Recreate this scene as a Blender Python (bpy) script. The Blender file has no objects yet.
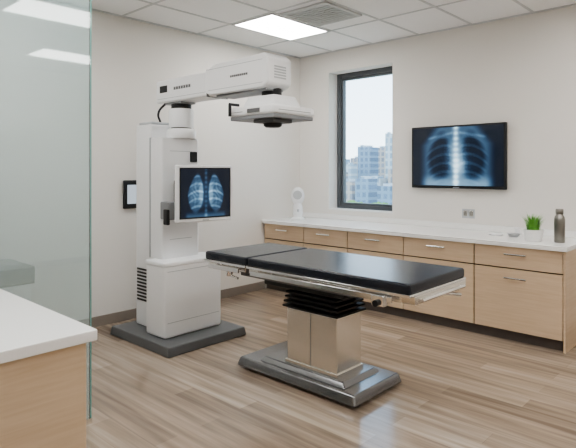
import bpy, bmesh, math, random
from mathutils import Vector, Matrix
random.seed(3)
LW=-4.756; BW=5.333; H=2.95; RW=2.2; FW=-2.0   # room planes

# ---------------------------------------------------------------- materials
def new_mat(name):
    m=bpy.data.materials.new(name); m.use_nodes=True
    return m, m.node_tree.nodes, m.node_tree.links, m.node_tree.nodes['Principled BSDF']
def mat(name,col,rough=0.5,metal=0.0,var=0.04,scale=8,bump=0.0,bscale=200,coat=0):
    m,N,L,P=new_mat(name)
    P.inputs['Roughness'].default_value=rough; P.inputs['Metallic'].default_value=metal
    P.inputs['Coat Weight'].default_value=coat
    tc=N.new('ShaderNodeTexCoord'); n=N.new('ShaderNodeTexNoise'); n.inputs['Scale'].default_value=scale
    L.new(tc.outputs['Object'],n.inputs['Vector'])
    mx=N.new('ShaderNodeMix'); mx.data_type='RGBA'
    mx.inputs[6].default_value=(*[c*(1-var) for c in col],1); mx.inputs[7].default_value=(*[min(1,c*(1+var)) for c in col],1)
    L.new(n.outputs['Fac'],mx.inputs[0]); L.new(mx.outputs[2],P.inputs['Base Color'])
    if bump>0:
        b=N.new('ShaderNodeBump'); b.inputs['Strength'].default_value=bump; b.inputs['Distance'].default_value=0.002
        n2=N.new('ShaderNodeTexNoise'); n2.inputs['Scale'].default_value=bscale
        L.new(tc.outputs['Object'],n2.inputs['Vector']); L.new(n2.outputs['Fac'],b.inputs['Height']); L.new(b.outputs[0],P.inputs['Normal'])
    return m
def emit(name,col,s):
    m=bpy.data.materials.new(name); m.use_nodes=True; N=m.node_tree.nodes; N.clear()
    e=N.new('ShaderNodeEmission'); e.inputs[0].default_value=(*col,1); e.inputs[1].default_value=s
    o=N.new('ShaderNodeOutputMaterial'); m.node_tree.links.new(e.outputs[0],o.inputs[0]); return m
def wood(name,c1,c2,rough=0.45):
    m,N,L,P=new_mat(name); P.inputs['Roughness'].default_value=rough
    tc=N.new('ShaderNodeTexCoord'); mp=N.new('ShaderNodeMapping'); mp.inputs['Scale'].default_value=(1.5,1.5,28)
    L.new(tc.outputs['Object'],mp.inputs[0])
    n=N.new('ShaderNodeTexNoise'); n.inputs['Scale'].default_value=2.2; n.inputs['Detail'].default_value=5; n.inputs['Distortion'].default_value=.6
    L.new(mp.outputs[0],n.inputs['Vector'])
    r=N.new('ShaderNodeValToRGB'); r.color_ramp.elements[0].position=.3; r.color_ramp.elements[1].position=.7
    r.color_ramp.elements[0].color=(*c1,1); r.color_ramp.elements[1].color=(*c2,1)
    L.new(n.outputs['Fac'],r.inputs[0]); L.new(r.outputs[0],P.inputs['Base Color']); return m
M_wall=mat('wall_paint',(.81,.785,.745),.85,var=.012,scale=2,bump=.1,bscale=300)
M_ceil=mat('ceiling_tile',(.93,.93,.93),.95,var=.03,scale=60,bump=.3,bscale=150)
M_tbar=mat('tbar_white',(.66,.67,.68),.6)
M_white=mat('machine_white',(.86,.87,.88),.30,var=.01)
M_lgrey=mat('machine_light_grey',(.50,.52,.54),.4,var=.01)
M_mgrey=mat('machine_mid_grey',(.26,.27,.285),.4,var=.02)
M_dgrey=mat('machine_dark_grey',(.13,.135,.14),.45,var=.05)
M_black=mat('black_plastic',(.012,.013,.015),.4,var=.05)
M_pad=mat('black_upholstery',(.017,.020,.028),.27,var=.1,bump=.12,bscale=250)
M_bellow=mat('black_rubber',(.012,.012,.013),.6)
M_steel=mat('brushed_steel',(.80,.77,.72),.20,1,var=.04,scale=20)
M_chrome=mat('chrome',(.88,.88,.88),.15,1,var=.02)
M_baseg=mat('base_grey_metal',(.27,.275,.285),.24,.85,var=.05)
M_ctop=mat('quartz_white',(.92,.92,.91),.2,var=.02,scale=120)
M_toe=mat('toe_kick_dark',(.12,.10,.09),.6)
M_bb=mat('baseboard_taupe',(.27,.235,.205),.6)
M_wood=wood('maple_laminate',(.63,.475,.32),(.70,.55,.395))
M_gap=mat('shadow_gap',(.10,.07,.04),.8)
M_frame=mat('window_frame_bronze',(.10,.11,.12),.45)
M_sill=mat('sill_white',(.85,.85,.84),.4)
M_panel=emit('troffer_diffuser',(1,.98,.95),15)
M_green=mat('leaf_green',(.14,.40,.06),.5,var=.4,scale=30)
M_tree=mat('tree_foliage',(.09,.19,.05),.8,var=.5,scale=1.5)
M_bark=mat('tree_bark',(.12,.08,.05),.9)
M_soil=mat('soil',(.05,.035,.02),.9)
M_flask=mat('flask_steel',(.28,.27,.25),.3,.9)
M_bench=mat('bench_grey',(.30,.30,.29),.6)
M_blue=emit('panel_white',(.8,.9,1),.7)
M_pot=mat('pot_ceramic',(.85,.85,.84),.3)

# floor
m,N,L,P=new_mat('vinyl_plank'); M_floor=m
tc=N.new('ShaderNodeTexCoord'); br=N.new('ShaderNodeTexBrick')
br.inputs['Scale'].default_value=1; br.inputs['Brick Width'].default_value=1.25; br.inputs['Row Height'].default_value=.15
br.inputs['Mortar Size'].default_value=.0015; br.inputs['Mortar Smooth'].default_value=.3; br.inputs['Bias'].default_value=0
br.inputs['Color1'].default_value=(0,0,0,1); br.inputs['Color2'].default_value=(1,1,1,1); br.inputs['Mortar'].default_value=(.2,.2,.2,1)
br.offset=.37
L.new(tc.outputs['Object'],br.inputs['Vector'])
mp=N.new('ShaderNodeMapping'); mp.inputs['Scale'].default_value=(.8,15,1); L.new(tc.outputs['Object'],mp.inputs[0])
n1=N.new('ShaderNodeTexNoise'); n1.inputs['Scale'].default_value=1.5; n1.inputs['Detail'].default_value=6; n1.inputs['Distortion'].default_value=.25
L.new(mp.outputs[0],n1.inputs['Vector'])
sc=N.new('ShaderNodeMapRange'); sc.inputs[1].default_value=.28; sc.inputs[2].default_value=.72; L.new(n1.outputs['Fac'],sc.inputs[0])
add=N.new('ShaderNodeMix'); add.data_type='RGBA'; add.inputs[0].default_value=.56
L.new(br.outputs['Color'],add.inputs[6]); L.new(sc.outputs[0],add.inputs[7])
r=N.new('ShaderNodeValToRGB'); e=r.color_ramp.elements
e[0].position=.1; e[0].color=(.20,.152,.115,1); e[1].position=.9; e[1].color=(.52,.43,.345,1)
k=r.color_ramp.elements.new(.5); k.color=(.345,.272,.21,1)
L.new(add.outputs[2],r.inputs[0]); L.new(r.outputs[0],P.inputs['Base Color'])
P.inputs['Roughness'].default_value=.15
b=N.new('ShaderNodeBump'); b.inputs['Strength'].default_value=.08; b.inputs['Distance'].default_value=.002
L.new(n1.outputs['Fac'],b.inputs['Height']); L.new(b.outputs[0],P.inputs['Normal'])

def glassmat(name,tint,diff,fac,gl,rough=.03):
    m=bpy.data.materials.new(name); m.use_nodes=True; N=m.node_tree.nodes; L=m.node_tree.links; N.clear()
    o=N.new('ShaderNodeOutputMaterial'); t=N.new('ShaderNodeBsdfTransparent'); t.inputs[0].default_value=(*tint,1)
    d=N.new('ShaderNodeBsdfTranslucent'); d.inputs[0].default_value=(*diff,1)
    d2=N.new('ShaderNodeBsdfDiffuse'); d2.inputs[0].default_value=(*diff,1)
    md=N.new('ShaderNodeMixShader'); md.inputs[0].default_value=.5; L.new(d.outputs[0],md.inputs[1]); L.new(d2.outputs[0],md.inputs[2])
    g=N.new('ShaderNodeBsdfGlossy'); g.inputs['Roughness'].default_value=rough
    a=N.new('ShaderNodeMixShader'); a.inputs[0].default_value=fac
    L.new(t.outputs[0],a.inputs[1]); L.new(md.outputs[0],a.inputs[2])
    f=N.new('ShaderNodeFresnel'); f.inputs[0].default_value=1.45
    mm=N.new('ShaderNodeMath'); mm.operation='MULTIPLY'; mm.inputs[1].default_value=gl; L.new(f.outputs[0],mm.inputs[0]); mm.use_clamp=True
    c=N.new('ShaderNodeMixShader'); L.new(mm.outputs[0],c.inputs[0]); L.new(a.outputs[0],c.inputs[1]); L.new(g.outputs[0],c.inputs[2])
    L.new(c.outputs[0],o.inputs[0]); return m
M_frost=glassmat('frosted_glass',(.92,.975,.98),(.74,.89,.90),.28,2.2,.03)
M_edge=glassmat('glass_edge',(.5,.8,.75),(.40,.72,.68),.7,1)
M_clear=glassmat('clear_glass',(.97,.99,.99),(.8,.9,.9),.0,.5)

# ---------------------------------------------------------------- helpers
def empty(name):
    o=bpy.data.objects.new(name,None); o.empty_display_size=.1; bpy.context.collection.objects.link(o); return o
def finish(me_bm,name,m,parent=None,bevel=0,smooth=False,seg=2):
    me=bpy.data.meshes.new(name); me_bm.to_mesh(me); me_bm.free()
    o=bpy.data.objects.new(name,me); bpy.context.collection.objects.link(o)
    if m: me.materials.append(m)
    if parent: o.parent=parent
    if bevel>0:
        bv=o.modifiers.new('bevel','BEVEL'); bv.width=bevel; bv.segments=seg; bv.limit_method='ANGLE'; bv.angle_limit=math.radians(40)
        smooth=True
    if smooth:
        for p in me.polygons: p.use_smooth=True
        if hasattr(me,'set_sharp_from_angle'): me.set_sharp_from_angle(angle=math.radians(45))
        if bevel>0:
            w=o.modifiers.new('wn','WEIGHTED_NORMAL'); w.keep_sharp=False
            for p in me.polygons: p.use_smooth=True
            a=me.attributes.get('sharp_edge')
            if a: me.attributes.remove(a)
    return o
def addbox(bm,a,b):
    v=[bm.verts.new((x,y,z)) for x in (a[0],b[0]) for y in (a[1],b[1]) for z in (a[2],b[2])]
    for f in ((0,1,3,2),(4,6,7,5),(0,4,5,1),(2,3,7,6),(0,2,6,4),(1,5,7,3)): bm.faces.new([v[i] for i in f])
def box(name,x0,x1,y0,y1,z0,z1,m,parent=None,bevel=0,seg=2):
    bm=bmesh.new(); addbox(bm,(min(x0,x1),min(y0,y1),min(z0,z1)),(max(x0,x1),max(y0,y1),max(z0,z1)))
    bmesh.ops.recalc_face_normals(bm,faces=bm.faces)
    return finish(bm,name,m,parent,bevel,seg=seg)
def boxes(name,lst,m,parent=None,bevel=0):
    bm=bmesh.new()
    for (x0,x1,y0,y1,z0,z1) in lst: addbox(bm,(x0,y0,z0),(x1,y1,z1))
    bmesh.ops.recalc_face_normals(bm,faces=bm.faces)
    return finish(bm,name,m,parent,bevel)
def prism(name,pts,axis,a,b,m,parent=None,bevel=0):
    bm=bmesh.new(); lo=[];hi=[]
    for p in pts:
        for val,l in ((a,lo),(b,hi)):
            c={'x':(val,p[0],p[1]),'y':(p[0],val,p[1]),'z':(p[0],p[1],val)}[axis]; l.append(bm.verts.new(c))
    bm.faces.new(lo); bm.faces.new(hi[::-1]); n=len(pts)
    for i in range(n): bm.faces.new([lo[i],hi[i],hi[(i+1)%n],lo[(i+1)%n]])
    bmesh.ops.recalc_face_normals(bm,faces=bm.faces)
    return finish(bm,name,m,parent,bevel)
def lathe(name,prof,cx,cy,m,parent=None,n=36):
    bm=bmesh.new(); rings=[]
    for r_,z in prof:
        rings.append([bm.verts.new((cx+r_*math.cos(2*math.pi*i/n),cy+r_*math.sin(2*math.pi*i/n),z)) for i in range(n)])
    for a,b2 in zip(rings,rings[1:]):
        for i in range(n): bm.faces.new([a[i],a[(i+1)%n],b2[(i+1)%n],b2[i]])
    bm.faces.new(rings[0][::-1]); bm.faces.new(rings[-1])
    bmesh.ops.recalc_face_normals(bm,faces=bm.faces)
    return finish(bm,name,m,parent,0,True)
def rod(name,p,q,r_,m,parent=None,n=20):
    p=Vector(p);q=Vector(q);d=q-p
    bm=bmesh.new(); bmesh.ops.create_cone(bm,cap_ends=True,segments=n,radius1=r_,radius2=r_,depth=d.length)
    R=d.to_track_quat('Z','Y').to_matrix().to_4x4(); bm.transform(Matrix.Translation((p+q)/2)@R)
    return finish(bm,name,m,parent,0,True)
def frustum(name,x0,x1,y0,y1,z0,z1,ins,m,parent=None,bevel=0):
    bm=bmesh.new()
    lo=[bm.verts.new(c) for c in ((x0,y0,z0),(x1,y0,z0),(x1,y1,z0),(x0,y1,z0))]
    hi=[bm.verts.new(c) for c in ((x0+ins,y0+ins,z1),(x1-ins,y0+ins,z1),(x1-ins,y1-ins,z1),(x0+ins,y1-ins,z1))]
    bm.faces.new(lo[::-1]); bm.faces.new(hi)
    for i in range(4): bm.faces.new([lo[i],lo[(i+1)%4],hi[(i+1)%4],hi[i]])
    bmesh.ops.recalc_face_normals(bm,faces=bm.faces)
    return finish(bm,name,m,parent,bevel)

# screens: colour-attribute emissive grid
def screen_mat(name,s):
    m=bpy.data.materials.new(name); m.use_nodes=True; N=m.node_tree.nodes; L=m.node_tree.links
    P=N['Principled BSDF']; P.inputs['Base Color'].default_value=(.01,.01,.012,1); P.inputs['Roughness'].default_value=.15
    a=N.new('ShaderNodeAttribute'); a.attribute_name='Col'
    L.new(a.outputs['Color'],P.inputs['Emission Color']); P.inputs['Emission Strength'].default_value=s; return m
M_scr=screen_mat('display_image',1.2)
def screen(name,w,h,fn,nx,ny,parent):
    vs=[];fs=[]
    for j in range(ny+1):
        for i in range(nx+1): vs.append(((i/nx-.5)*w,0,(j/ny-.5)*h))
    for j in range(ny):
        for i in range(nx):
            a=j*(nx+1)+i; fs.append((a,a+1,a+nx+2,a+nx+1))
    me=bpy.data.meshes.new(name); me.from_pydata(vs,[],fs)
    at=me.color_attributes.new('Col','FLOAT_COLOR','POINT')
    for idx in range(len(vs)):
        i=idx%(nx+1); j=idx//(nx+1); c=fn(2*i/nx-1,2*j/ny-1); at.data[idx].color=(c[0],c[1],c[2],1)
    o=bpy.data.objects.new(name,me); bpy.context.collection.objects.link(o); me.materials.append(M_scr); o.parent=parent; return o
def sst(a,b2,x):
    t=max(0,min(1,(x-a)/(b2-a))); return t*t*(3-2*t)
def tone(b):
    b=max(0,min(1.2,b)); return (.003+.60*b**2.5,.008+.84*b**2.05,.018+.98*b**1.7)
def chest(x,y):
    x*=1.45
    X=abs(x)
    body=sst(1.28,.90,X+max(0,y-.40)*.7)
    b=.02+.30*body
    wd=.42-.14*max(0,y); cx_=.54-.10*max(0,y)
    dx=(X-cx_)/wd; dy=(y+.02)/.86; rr=math.sqrt(dx*dx+dy*dy)
    lung=sst(1.18,.62,rr); b-=.27*lung
    rib=math.sin((y+.42*(X-.35)**2*2.0)*21)
    b+=.12*sst(.0,1,rib)*sst(1.25,.8,rr)
    br_=math.sin(x*31+4*math.sin(y*11))*math.sin(y*27+3*math.sin(x*17))
    b+=.05*br_*lung*sst(1.0,.2,X)
    b+=.24*math.exp(-((X-.18)/.15)**2)*sst(.7,.1,abs(y-.05))
    b+=.18*math.exp(-((y-.74+.22*(X-.4))/.05)**2)*sst(.08,.15,X)*sst(1.0,.85,X)
    b+=.72*math.exp(-(X/.09)**2)*(.80+.20*math.sin(y*34))
    b+=.40*math.exp(-((x-.14)/.24)**2-((y+.36)/.34)**2)
    b+=.30*sst(-.55,-.95,y)*body
    return tone(b)
def lungs(x,y):
    b=.02; x*=1.12; X=abs(x)
    cx_=.47-.12*max(0,y); wd=.36-.14*max(0,y)
    dx=(X-cx_)/wd; dy=(y-.0)/.82; rr=math.sqrt(dx*dx+dy*dy)
    ins=sst(1.08,.85,rr)
    rib=math.sin((y+.45*(X-.35)**2*2)*20)
    tex=.5+.5*math.sin(x*21+3*math.sin(y*8))*math.sin(y*15+2*math.sin(x*12))
    b+=ins*(.24+.28*tex*sst(1.0,.1,rr)+.20*sst(.2,1,rib))
    b+=.34*math.exp(-((X-.20)/.12)**2)*sst(.75,.2,abs(y+.05))
    b+=.30*math.exp(-(X/.07)**2)*(.75+.25*math.sin(y*32))
    b+=.28*sst(-.7,-.98,y)*sst(1.0,.8,X)
    return tone(b)

# ---------------------------------------------------------------- room shell
box('floor',LW-.15,RW+.15,FW-.15,BW+.3,-.08,0,M_floor)
box('ceiling',LW-.15,RW+.15,FW-.15,BW+.3,H,H+.1,M_ceil)
box('wall_left',LW-.15,LW,FW-.15,BW+.3,0,H,M_wall)
box('wall_right',RW,RW+.15,FW-.15,BW+.3,0,H,M_wall)
box('wall_front',LW,RW,FW-.15,FW,0,H,M_wall)
WX0,WX1,WZ0,WZ1=-4.27,-3.342,.965,2.69
boxes('wall_back',[(LW,WX0,BW,BW+.3,0,H),(WX1,RW,BW,BW+.3,0,H),(WX0,WX1,BW,BW+.3,0,WZ0),(WX0,WX1,BW,BW+.3,WZ1,H)],M_wall)
boxes('baseboard_left',[(LW,LW+.015,FW,4.67,0,.095)],M_bb,None,.003)
boxes('baseboard_back',[(-1.325,RW,BW-.015,BW,0,.095)],M_bb,None,.003)
boxes('baseboard_right',[(RW-.015,RW,FW,BW-.02,0,.095)],M_bb,None,.003)
g=[]
xs=[-4.2+.6*i for i in range(0,11)]; ys=[3.64+.9*i for i in (-6,-5,-4,-3,-2,-1,0,1)]
for x in xs: g.append((x-.012,x+.012,FW,BW,H-.006,H))
for y in ys: g.append((LW,RW,y-.012,y+.012,H-.0055,H))
boxes('trim_ceiling_grid',g,M_tbar)
boxes('trim_ceiling_angle',[(LW,LW+.022,FW,BW,H-.012,H),(LW,RW,BW-.022,BW,H-.012,H)],M_tbar)
def troffer(cx,cy):
    e=empty('ceiling_light_panel'); w,l=.288,.438
    boxes('frame',[(cx-w,cx+w,cy-l,cy-l+.02,H-.014,H-.001),(cx-w,cx+w,cy+l-.02,cy+l,H-.014,H-.001),(cx-w,cx-w+.02,cy-l,cy+l,H-.014,H-.001),(cx+w-.02,cx+w,cy-l,cy+l,H-.014,H-.001)],M_tbar,e)
    box('diffuser',cx-w+.018,cx+w-.018,cy-l+.018,cy+l-.018,H-.009,H-.002,M_panel,e)
for c in ((-3.9,4.09),(-.9,2.29),(.9,3.19),(-2.1,1.39),(-.9,4.09),(-2.1,-.41),(.9,.49),(-3.9,1.39)): troffer(*c)  # panels after the third are unseen, added to brighten the room evenly
e=empty('ceiling_air_vent'); vx,vy=-3.3,4.0
boxes('frame',[(vx-.28,vx+.28,vy-.28,vy-.25,H-.02,H-.001),(vx-.28,vx+.28,vy+.25,vy+.28,H-.02,H-.001),(vx-.28,vx-.25,vy-.25,vy+.25,H-.02,H-.001),(vx+.25,vx+.28,vy-.25,vy+.25,H-.02,H-.001)],M_tbar,e,.003)
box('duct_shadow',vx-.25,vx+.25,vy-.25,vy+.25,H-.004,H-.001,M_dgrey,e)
boxes('louvers',[(vx-.25,vx+.25,vy-.235+.05*i,vy-.21+.05*i,H-.016,H-.006) for i in range(10)],M_tbar,e)

# window
e=empty('window_1'); fy0,fy1=BW+.17,BW+.25; fw=.055
boxes('frame',[(WX0,WX0+fw,fy0,fy1,WZ0,WZ1),(WX1-fw,WX1,fy0,fy1,WZ0,WZ1),(WX0+fw,WX1-fw,fy0,fy1,WZ0,WZ0+fw),(WX0+fw,WX1-fw,fy0,fy1,WZ1-fw,WZ1)],M_frame,e,.004)
boxes('sash',[(WX0+fw,WX0+fw+.03,fy0+.02,fy1,WZ0+fw,WZ1-fw),(WX1-fw-.03,WX1-fw,fy0+.02,fy1,WZ0+fw,WZ1-fw),(WX0+fw+.03,WX1-fw-.03,fy0+.02,fy1,WZ0+fw,WZ0+fw+.03),(WX0+fw+.03,WX1-fw-.03,fy0+.02,fy1,WZ1-fw-.03,WZ1-fw)],M_frame,e)
box('pane',WX0+fw,WX1-fw,fy0+.045,fy0+.051,WZ0+fw,WZ1-fw,M_clear,e)
box('trim_window_sill',WX0+.001,WX1-.001,BW-.005,fy0,WZ0,WZ0+.012,M_sill,None,.003)

# city outside
def bldmat(name,wall,glass,sx,sz):
    m,N,L,P=new_mat(name); tc=N.new('ShaderNodeTexCoord'); mp=N.new('ShaderNodeMapping')
    mp.inputs['Rotation'].default_value=(math.radians(90),0,0)
    L.new(tc.outputs['Object'],mp.inputs[0]); br=N.new('ShaderNodeTexBrick'); br.offset=0
    br.inputs['Brick Width'].default_value=sx; br.inputs['Row Height'].default_value=sz; br.inputs['Scale'].default_value=1
    br.inputs['Mortar Size'].default_value=.45; br.inputs['Mortar Smooth'].default_value=0
    br.inputs['Color1'].default_value=(*glass,1); br.inputs['Color2'].default_value=(*[c*1.4 for c in glass],1); br.inputs['Mortar'].default_value=(*wall,1)
    L.new(mp.outputs[0],br.inputs['Vector']); L.new(br.outputs['Color'],P.inputs['Base Color']); P.inputs['Roughness'].default_value=.8; return m
MB=[bldmat('facade_hazy_pale',(.36,.40,.43),(.17,.22,.26),2.4,2.8),bldmat('facade_hazy_blue',(.17,.24,.31),(.09,.13,.19),2.2,2.4),bldmat('facade_hazy_tan',(.36,.32,.29),(.16,.17,.20),2.5,2.8)]  # distance haze is painted into these facade colours
GZ=-16
bl=[(-.735,170,4,4,0),(-.685,180,6,11,1),(-.615,170,5,14,0),(-.71,220,6,8,2),(-.645,225,5,13,2),(-.765,200,7,7,1),(-.60,200,4,19,1),(-.66,150,6,-1,0),(-.735,145,6,-2,2),(-.60,150,6,2,2),(-.70,260,4,16,0),(-.665,270,5,13,1),(-.63,250,3,22,0),(-.85,190,12,8,0),(-.50,180,12,9,2),(-.42,190,14,14,1),(-.69,340,130,5,0),(-.95,200,14,11,1),(-.77,150,5,1,2),(-.56,160,6,5,0),(-.63,135,5,-3,1),(-.69,140,5,-1,1)]
for (s_,y,w,top,k) in bl:
    e=empty('city_building'); x=s_*y
    box('tower',x-w/2,x+w/2,y-w/2,y+w/2,GZ,top,MB[k],e)
    box('roof_plant',x-w/4,x+w/5,y-w/4,y+w/4,top,top+.8,MB[0],e)
box('street_ground',-500,300,20,600,GZ-.5,GZ,mat('street',(.20,.26,.17),.9,var=.3,scale=.05))
for (s_,y,top) in ((-.745,72,-3.6),(-.715,68,-3.0),(-.685,75,-3.6),(-.655,70,-3.1),(-.63,78,-3.7),(-.60,72,-3.2),(-.575,70,-3.3),(-.78,70,-3.3)):
    e=empty('street_tree'); x=s_*y
    rod('trunk',(x,y,GZ),(x,y,top-3),.3,M_bark,e)
    bm=bmesh.new()
    for i in range(9):
        c=Vector((x+random.uniform(-2,2),y+random.uniform(-1,1),top-1.8+random.uniform(-1.8,.3)))
        r2=bmesh.ops.create_icosphere(bm,subdivisions=3,radius=random.uniform(1.1,1.7),matrix=Matrix.Translation(c))
        for v in r2['verts']: v.co+= (v.co-c).normalized()*random.uniform(-.2,.2)
    finish(bm,'foliage',M_tree,e)

# ---------------------------------------------------------------- base cabinets + counter
e=empty('base_cabinet'); cz=.85; CY=4.63; CE=-1.355; FY=4.66
box('carcass',LW+.001,CE,FY+.02,BW-.001,.09,cz-.04,M_gap,e)
box('side_panel',CE-.001,CE+.018,FY+.003,BW-.001,.0,cz-.04,M_wood,e,.002)
box('toe_kick',LW+.001,CE-.02,FY+.06,FY+.08,0,.09,M_toe,e)
bx=[LW+.01,-4.10,-3.48,-2.80,-2.085,CE]
for i in range(5):
    a,b2=bx[i]+.005,bx[i+1]-.005
    box('drawer_front_%d'%i,a,b2,FY,FY+.02,.629,cz-.045,M_wood,e,.002)
    box('lower_front_%d'%i,a,b2,FY,FY+.02,.095,.617,M_wood,e,.002)
    c=(a+b2)/2
    for z,t in ((.745,'drawer'),(.545,'lower')):
        hw=.09
        rod('%s_handle_%d'%(t,i),(c-hw,FY-.032,z),(c+hw,FY-.032,z),.009,M_chrome,e)
        for s in (-1,1): rod('%s_handle_post_%d'%(t,i),(c+s*(hw-.015),FY-.032,z),(c+s*(hw-.015),FY+.004,z),.005,M_chrome,e,10)
box('countertop',LW+.001,CE+.035,CY,BW-.001,cz-.04,cz,M_ctop,e,.004)
box('trim_backsplash',LW+.001,CE+.035,BW-.02,BW-.001,cz+.0005,cz+.06,M_ctop,None,.002)
cz=.8505

# television
e=empty('wall_television'); tx0,tx1,tz0,tz1=-3.06,-2.035,1.268,1.925
box('housing',tx0,tx1,BW-.06,BW-.02,tz0,tz1,M_black,e,.006)
box('wall_mount',-2.75,-2.35,BW-.025,BW-.001,1.45,1.75,M_dgrey,e)
s=screen('display',tx1-tx0-.045,tz1-tz0-.05,chest,260,165,e); s.location=((tx0+tx1)/2,BW-.0615,(tz0+tz1)/2+.006)
box('logo',-2.58,-2.51,BW-.0615,BW-.059,tz0+.008,tz0+.014,M_lgrey,e)

# outlet
e=empty('wall_outlet')
box('plate',-2.505,-2.37,BW-.007,BW-.0005,.965,1.06,M_lgrey,e,.002)
for s in (-1,1):
    box('socket_%d'%s,-2.4375+s*.032-.02,-2.4375+s*.032+.02,BW-.010,BW-.006,.985,1.04,M_steel,e,.002)
    boxes('slots_%d'%s,[(-2.4375+s*.032-.008,-2.4375+s*.032-.005,BW-.0105,BW-.0098,1.0,1.02),(-2.4375+s*.032+.005,-2.4375+s*.032+.008,BW-.0105,BW-.0098,1.0,1.02)],M_black,e)

# white desk device
e=empty('tabletop_monitor_device'); dx,dy=-4.47,4.97
lathe('foot',[(.0,cz),(.085,cz),(.085,cz+.015),(.06,cz+.03),(.05,cz+.035)],dx,dy,M_white,e)
lathe('body',[(.05,cz+.03),(.062,cz+.08),(.058,cz+.16),(.045,cz+.20)],dx,dy,M_white,e)
h=lathe('head',[(.001,-.045),(.06,-.05),(.088,-.03),(.092,.0),(.088,.02),(.07,.032),(.001,.034)],0,0,M_white,e)
h.rotation_euler=(math.radians(84),0,math.radians(38)); h.location=(dx,dy,cz+.29); h.scale=(.9,1.2,1)
h2=lathe('face_ring',[(.02,.034),(.055,.034),(.055,.042),(.02,.042)],0,0,M_lgrey,e)
h2.rotation_euler=(math.radians(84),0,math.radians(38)); h2.location=(dx,dy,cz+.30)
lathe('base_button',[(.0,cz+.1),(.012,cz+.1),(.012,cz+.13)],dx+.04,dy-.04,M_lgrey,e)

# plant
e=empty('potted_plant'); px_,py_=-1.64,4.84
lathe('pot',[(.0,cz),(.062,cz),(.072,cz+.02),(.080,cz+.095),(.080,cz+.10),(.072,cz+.10),(.070,cz+.085),(.0,cz+.085)],px_,py_,M_pot,e)
lathe('soil',[(.0,cz+.086),(.07,cz+.086),(.06,cz+.092),(.0,cz+.094)],px_,py_,M_soil,e)
bm=bmesh.new()
for i in range(170):
    a=random.uniform(0,2*math.pi); r0=random.uniform(0,.055); L_=random.uniform(.09,.165); sp_=random.uniform(.1,.6)
    p=Vector((px_+r0*math.cos(a),py_+r0*math.sin(a),cz+.09)); d=Vector((math.cos(a),math.sin(a),0)); w=Vector((-math.sin(a),math.cos(a),0))*random.uniform(.004,.007)
    prev=None
    for k in range(6):
        t=k/5; c=p+d*(sp_*L_*t*t*.9)+Vector((0,0,L_*(t-.35*sp_*t*t)))
        ww=w*(1-t*.93)*(.7+.9*t if t<.4 else 1.05)
        cur=(bm.verts.new(c-ww),bm.verts.new(c+ww))
        if prev: bm.faces.new([prev[0],prev[1],cur[1],cur[0]])
        prev=cur
finish(bm,'leaves',M_green,e)
# flask
e=empty('steel_water_bottle'); fx,fy=-1.45,4.90
lathe('body',[(.0,cz),(.040,cz),(.043,cz+.006),(.043,cz+.19),(.038,cz+.215),(.027,cz+.232),(.026,cz+.24)],fx,fy,M_flask,e)
lathe('cap',[(.028,cz+.238),(.031,cz+.242),(.031,cz+.275),(.026,cz+.282),(.0,cz+.283)],fx,fy,M_flask,e)
e=empty('glass_dish')
lathe('bowl',[(.0,cz),(.035,cz),(.055,cz+.03),(.052,cz+.031),(.033,cz+.006),(.0,cz+.005)],-1.87,5.02,M_lgrey,e)
e=empty('small_tray')
lathe('tray',[(.0,cz),(.06,cz),(.066,cz+.012),(.062,cz+.012),(.058,cz+.004),(.0,cz+.004)],-2.04,5.04,M_white,e)
e=empty('drinking_cup')
lathe('cup',[(.0,cz),(.024,cz),(.03,cz+.06),(.028,cz+.06),(.022,cz+.005),(.0,cz+.005)],-1.89,5.18,M_white,e)

# ---------------------------------------------------------------- foreground counter
e=empty('reception_counter')
box('cabinet_body',-2.96,-1.85,-.30,.958,0.0,.86,M_wood,e,.003)
box('countertop',-2.98,-1.824,-.33,.986,.86,.90,M_ctop,e,.005)
e=empty('frosted_glass_partition')
box('pane',-3.012,-3.0,-.9,1.545,.02,H-.03,M_frost,e)
box('polished_edge',-3.012,-3.0,1.545,1.553,.02,H-.03,M_edge,e)
box('floor_channel',-3.03,-2.985,-.9,1.55,0,.03,M_steel,e)
box('ceiling_channel',-3.03,-2.985,-.9,1.55,H-.04,H-.015,M_steel,e)
e=empty('storage_bench')
box('body',LW+.016,-4.25,.2,1.70,.0,.60,M_white,e,.004)
box('seat',LW+.016,-4.22,.18,1.72,.60,.73,M_bench,e,.01)

# wall tablet
e=empty('wall_control_tablet')
box('case',LW+.001,LW+.03,2.75,3.03,1.085,1.36,M_black,e,.008)
box('screen',LW+.03,LW+.032,2.785,2.995,1.13,1.315,M_blue,e)

# ---------------------------------------------------------------- x-ray machine
e=empty('xray_imaging_machine')
frustum('base_plate',-4.45,-3.55,2.45,3.27,0,.075,.012,M_dgrey,e,.01)
box('column_rear',-4.35,-4.10,2.65,3.02,.075,1.86,M_white,e,.015)
box('column_front',-4.105,-3.92,2.64,3.03,.075,1.74,M_white,e,.018)
box('column_seam',-4.112,-4.098,2.638,3.0,.7,1.74,M_lgrey,e)
box('lower_cabinet',-4.03,-3.75,2.55,3.15,.075,.69,M_white,e,.022)
box('lower_cabinet_lid',-4.03,-3.745,2.545,3.155,.66,.70,M_white,e,.01)
boxes('lower_cabinet_seam',[(-3.752,-3.7485,2.58,3.12,.20,.205),(-3.752,-3.7485,2.58,3.12,.62,.625)],M_lgrey,e)
boxes('vent_slots',[(-4.32,-4.10,2.644,2.652,.30+.03*i,.315+.03*i) for i in range(10)],M_black,e)
boxes('column_panel_lines',[(-3.925,-3.9185,2.72,2.95,1.62,1.625),(-3.925,-3.9185,2.72,2.95,.86,.865)],M_lgrey,e)
box('column_top_cap',-4.33,-4.12,2.67,3.0,1.86,1.885,M_lgrey,e,.008)
box('emergency_switch_plate',-3.92,-3.905,2.93,3.0,1.53,1.62,M_black,e,.004)
pxx,pyy=-3.965,2.87
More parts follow.
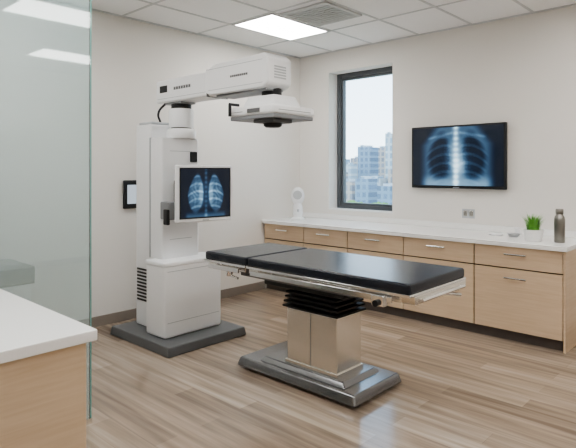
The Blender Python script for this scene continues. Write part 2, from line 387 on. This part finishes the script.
lathe('post_flange',[(.0,1.735),(.125,1.735),(.13,1.75),(.13,1.80),(.115,1.82),(.0,1.82)],pxx,pyy,M_white,e)
lathe('post_joint',[(.09,1.815),(.09,1.835)],pxx,pyy,M_black,e)
lathe('post',[(.0,1.83),(.105,1.83),(.108,1.84),(.108,1.985),(.1,1.995),(.0,1.995)],pxx,pyy,M_white,e)
lathe('post_collar',[(.088,1.99),(.088,2.06)],pxx,pyy,M_black,e)
box('arm_rear_section',-4.2,-3.42,2.76,2.96,2.05,2.255,M_white,e,.022)
prism('arm_front_section',[(-3.46,2.075),(-3.40,2.05),(-2.80,2.05),(-2.745,2.08),(-2.745,2.265),(-2.79,2.30),(-3.34,2.29),(-3.46,2.25)],'y',2.735,2.985,M_white,e,.015)
box('arm_seam',-3.462,-3.45,2.752,2.968,2.045,2.262,M_mgrey,e)
boxes('arm_labels',[(-4.13,-4.02,2.7565,2.761,2.14,2.20),],M_black,e)
boxes('arm_lettering',[(-3.92+.035*i,-3.895+.035*i,2.7575,2.761,2.15,2.175) for i in range(7)],M_dgrey,e)
boxes('arm_lettering_front',[(-3.15+.022*i,-3.134+.022*i,2.7325,2.736,2.16,2.176) for i in range(9)],M_dgrey,e)
boxes('arm_panel_line',[(-3.42,-2.80,2.7335,2.736,2.085,2.089),(-3.42,-2.80,2.7335,2.736,2.250,2.254),(-4.17,-3.48,2.7585,2.761,2.085,2.089)],M_lgrey,e)
boxes('arm_vents',[(-2.748,-2.742,2.80,2.92,2.12+.02*i,2.13+.02*i) for i in range(5)],M_lgrey,e)
box('arm_underside_cover',-4.1,-3.85,2.78,2.94,2.035,2.055,M_mgrey,e,.004)
box('arm_front_underside',-3.36,-2.80,2.77,2.95,2.036,2.054,M_mgrey,e,.004)
hx,hy=-2.86,2.89
lathe('head_joint',[(.0,1.995),(.075,1.995),(.075,2.06),(.0,2.06)],hx,hy,M_black,e)
frustum('head_housing',hx-.17,hx+.17,hy-.15,hy+.15,1.91,2.0,.035,M_white,e,.012)
box('head_plate',hx-.235,hx+.235,hy-.22,hy+.22,1.848,1.915,M_white,e,.018)
box('head_plate_trim',hx-.225,hx+.225,hy-.21,hy+.21,1.822,1.85,M_mgrey,e,.004)
box('head_collimator_block',hx-.02,hx+.18,hy-.17,hy+.03,1.795,1.824,M_dgrey,e,.006)
boxes('head_panel_lines',[(hx+.2335,hx+.2365,hy-.17,hy+.17,1.876,1.880),(hx-.2,hx-.08,hy-.2215,hy-.2185,1.876,1.880)],M_mgrey,e)
lathe('collimator',[(.0,1.765),(.05,1.765),(.065,1.775),(.07,1.80),(.0,1.80)],hx+.08,hy-.07,M_black,e)
rod('head_handle',(hx-.19,hy-.245,1.94),(hx-.19,hy-.245,1.85),.012,M_black,e)
rod('head_handle_grip',(hx-.19,hy-.16,1.94),(hx-.19,hy-.25,1.94),.011,M_black,e)
box('head_indicator',hx-.03,hx+.10,hy-.223,hy-.219,1.865,1.895,M_dgrey,e)
cu=bpy.data.curves.new('cable','CURVE'); cu.dimensions='3D'; cu.bevel_depth=.010; cu.bevel_resolution=3
sp=cu.splines.new('BEZIER'); pts=[(-4.18,2.80,1.88),(-4.12,2.74,1.97),(-4.08,2.8,2.06)]
sp.bezier_points.add(2)
for p,c in zip(sp.bezier_points,pts): p.co=c; p.handle_left_type=p.handle_right_type='AUTO'
o=bpy.data.objects.new('cable',cu); bpy.context.collection.objects.link(o); cu.materials.append(M_black); o.parent=e
mo=empty('console_monitor'); mo.parent=e; mo.location=(-3.585,2.843,1.265); mo.rotation_euler=(0,0,math.radians(83.6))
box('monitor_frame',-.27,.27,0,.045,-.235,.235,M_white,mo,.014)
box('monitor_back',-.17,.17,.04,.09,-.15,.15,M_lgrey,mo,.015)
box('monitor_bezel',-.245,.245,-.003,.002,-.205,.212,M_black,mo)
s=screen('monitor_display',.47,.395,lungs,190,150,mo); s.location=(0,-.0045,.004)
box('monitor_label',-.03,.03,-.002,0,-.225,-.215,M_lgrey,mo)
rod('monitor_arm',(-3.93,2.86,1.26),(-3.65,2.85,1.26),.03,M_dgrey,e)
box('monitor_bracket',-3.93,-3.90,2.76,2.96,1.15,1.37,M_dgrey,e,.01)
box('side_bracket',-3.93,-3.80,2.625,2.70,1.04,1.19,M_mgrey,e,.012)
box('side_bracket_grip',-3.86,-3.80,2.61,2.64,1.00,1.13,M_black,e,.008)

# ---------------------------------------------------------------- operating table
e=empty('operating_table')
frustum('foot_plate',-3.03,-1.96,2.69,3.245,0.018,.085,.02,M_baseg,e,.014)
frustum('foot_hump',-2.85,-2.08,2.745,3.16,.08,.115,.03,M_baseg,e,.01)
for i,(a,b2) in enumerate(((-2.93,2.77),(-2.05,2.77),(-2.93,3.17),(-2.05,3.17))): lathe('foot_%d'%i,[(.0,0),(.04,0),(.04,.02),(.0,.02)],a,b2,M_black,e)
box('pedestal',-2.62,-2.18,2.80,3.07,.11,.50,M_steel,e,.008)
box('pedestal_skirt',-2.63,-2.17,2.79,3.08,.11,.14,M_steel,e,.004)
boxes('pedestal_seams',[(-2.405,-2.401,2.7985,2.801,.14,.50)],M_dgrey,e)
for i in range(5):
    z=.50+.032*i; ins=.006*i
    frustum('bellows_lo_%d'%i,-2.645+ins,-2.155-ins,2.775+ins,3.095-ins,z+.004,z+.019,.0,M_bellow,e,.005)
    box('bellows_in_%d'%i,-2.60+ins,-2.20-ins,2.82,3.05,z-.002,z+.034,M_bellow,e)
box('table_saddle',-2.75,-2.05,2.70,3.13,.655,.70,M_black,e,.01)
box('table_carriage',-2.95,-1.9,2.66,3.17,.695,.735,M_dgrey,e,.006)
ty0,ty1,tx0,tx1=2.57,3.24,-3.25,-1.52
box('frame_main',-2.80,tx1+.02,ty0+.03,ty1-.03,.735,.785,M_steel,e,.006)
box('frame_head',tx0+.02,-2.83,ty0+.03,ty1-.03,.735,.785,M_steel,e,.006)
box('pad_main',-2.785,tx1,ty0,ty1,.789,.85,M_pad,e,.016,4)
box('pad_head',tx0,-2.80,ty0,ty1,.789,.85,M_pad,e,.016,4)
box('pad_tray_main',-2.79,tx1+.004,ty0-.004,ty1+.004,.776,.793,M_chrome,e,.003)
box('pad_tray_head',tx0-.004,-2.80,ty0-.004,ty1+.004,.776,.793,M_chrome,e,.003)
for nm,yy in (('near',ty0-.010),('far',ty1+.010)):
    boxes('side_rail_'+nm,[(-2.74,tx1-.10,yy-.006,yy+.006,.735,.768),(tx0+.06,-2.86,yy-.006,yy+.006,.735,.768)],M_chrome,e,.003)
    for i,xx in enumerate((-3.14,-2.92,-2.6,-2.25,-1.95,-1.70)):
        rod('rail_spacer_%s_%d'%(nm,i),(xx,yy,.752),(xx,(ty0+ty1)/2+(-.28 if nm=='near' else .28),.752),.009,M_chrome,e,12)
box('rail_clamp',-1.74,-1.66,ty0-.035,ty0+.01,.71,.772,M_chrome,e,.006)
rod('clamp_knob',(-1.70,ty0-.055,.73),(-1.70,ty0-.025,.73),.018,M_black,e)
lathe('hinge_knob',[(.0,.70),(.02,.70),(.026,.72),(.02,.745),(.0,.745)],-2.98,ty0+.01,M_chrome,e)
rod('release_lever',(-2.98,ty0+.02,.70),(-2.90,ty0+.02,.69),.008,M_chrome,e)
rod('end_handle',(tx1-.05,3.0,.73),(tx1+.01,3.15,.70),.012,M_chrome,e)
rod('end_bar',(tx1+.03,ty0+.08,.755),(tx1+.03,ty1-.08,.755),.010,M_chrome,e)
for yy in (ty0+.1,ty1-.1): rod('end_bar_post',(tx1-.0,yy,.755),(tx1+.03,yy,.755),.008,M_chrome,e,10)

# ---------------------------------------------------------------- world, camera
w=bpy.data.worlds.new('sky'); bpy.context.scene.world=w; w.use_nodes=True
N=w.node_tree.nodes; L=w.node_tree.links; bg=N['Background']
tc=N.new('ShaderNodeTexCoord'); sx=N.new('ShaderNodeSeparateXYZ'); rr=N.new('ShaderNodeValToRGB')
L.new(tc.outputs['Generated'],sx.inputs[0]); L.new(sx.outputs[2],rr.inputs[0])
rr.color_ramp.elements[0].position=0; rr.color_ramp.elements[0].color=(.84,.93,1,1)
rr.color_ramp.elements[1].position=.4; rr.color_ramp.elements[1].color=(.50,.73,1,1)
L.new(rr.outputs[0],bg.inputs[0]); bg.inputs[1].default_value=4.0
sun=bpy.data.lights.new('sun','SUN'); sun.energy=3.5; sun.angle=.1
so=bpy.data.objects.new('sun',sun); bpy.context.collection.objects.link(so); so.rotation_euler=(math.radians(50),0,math.radians(40))
try:
    bpy.context.scene.view_settings.look='AgX - Medium High Contrast'
except Exception: pass

cam=bpy.data.cameras.new('camera'); co=bpy.data.objects.new('camera',cam); bpy.context.collection.objects.link(co)
cam.sensor_width=36; cam.lens=530/576*36; cam.shift_y=-53/576; cam.clip_start=.05; cam.clip_end=900
co.location=(-.082,.088,1.45); co.rotation_euler=(math.radians(90),0,math.radians(43))
bpy.context.scene.camera=co
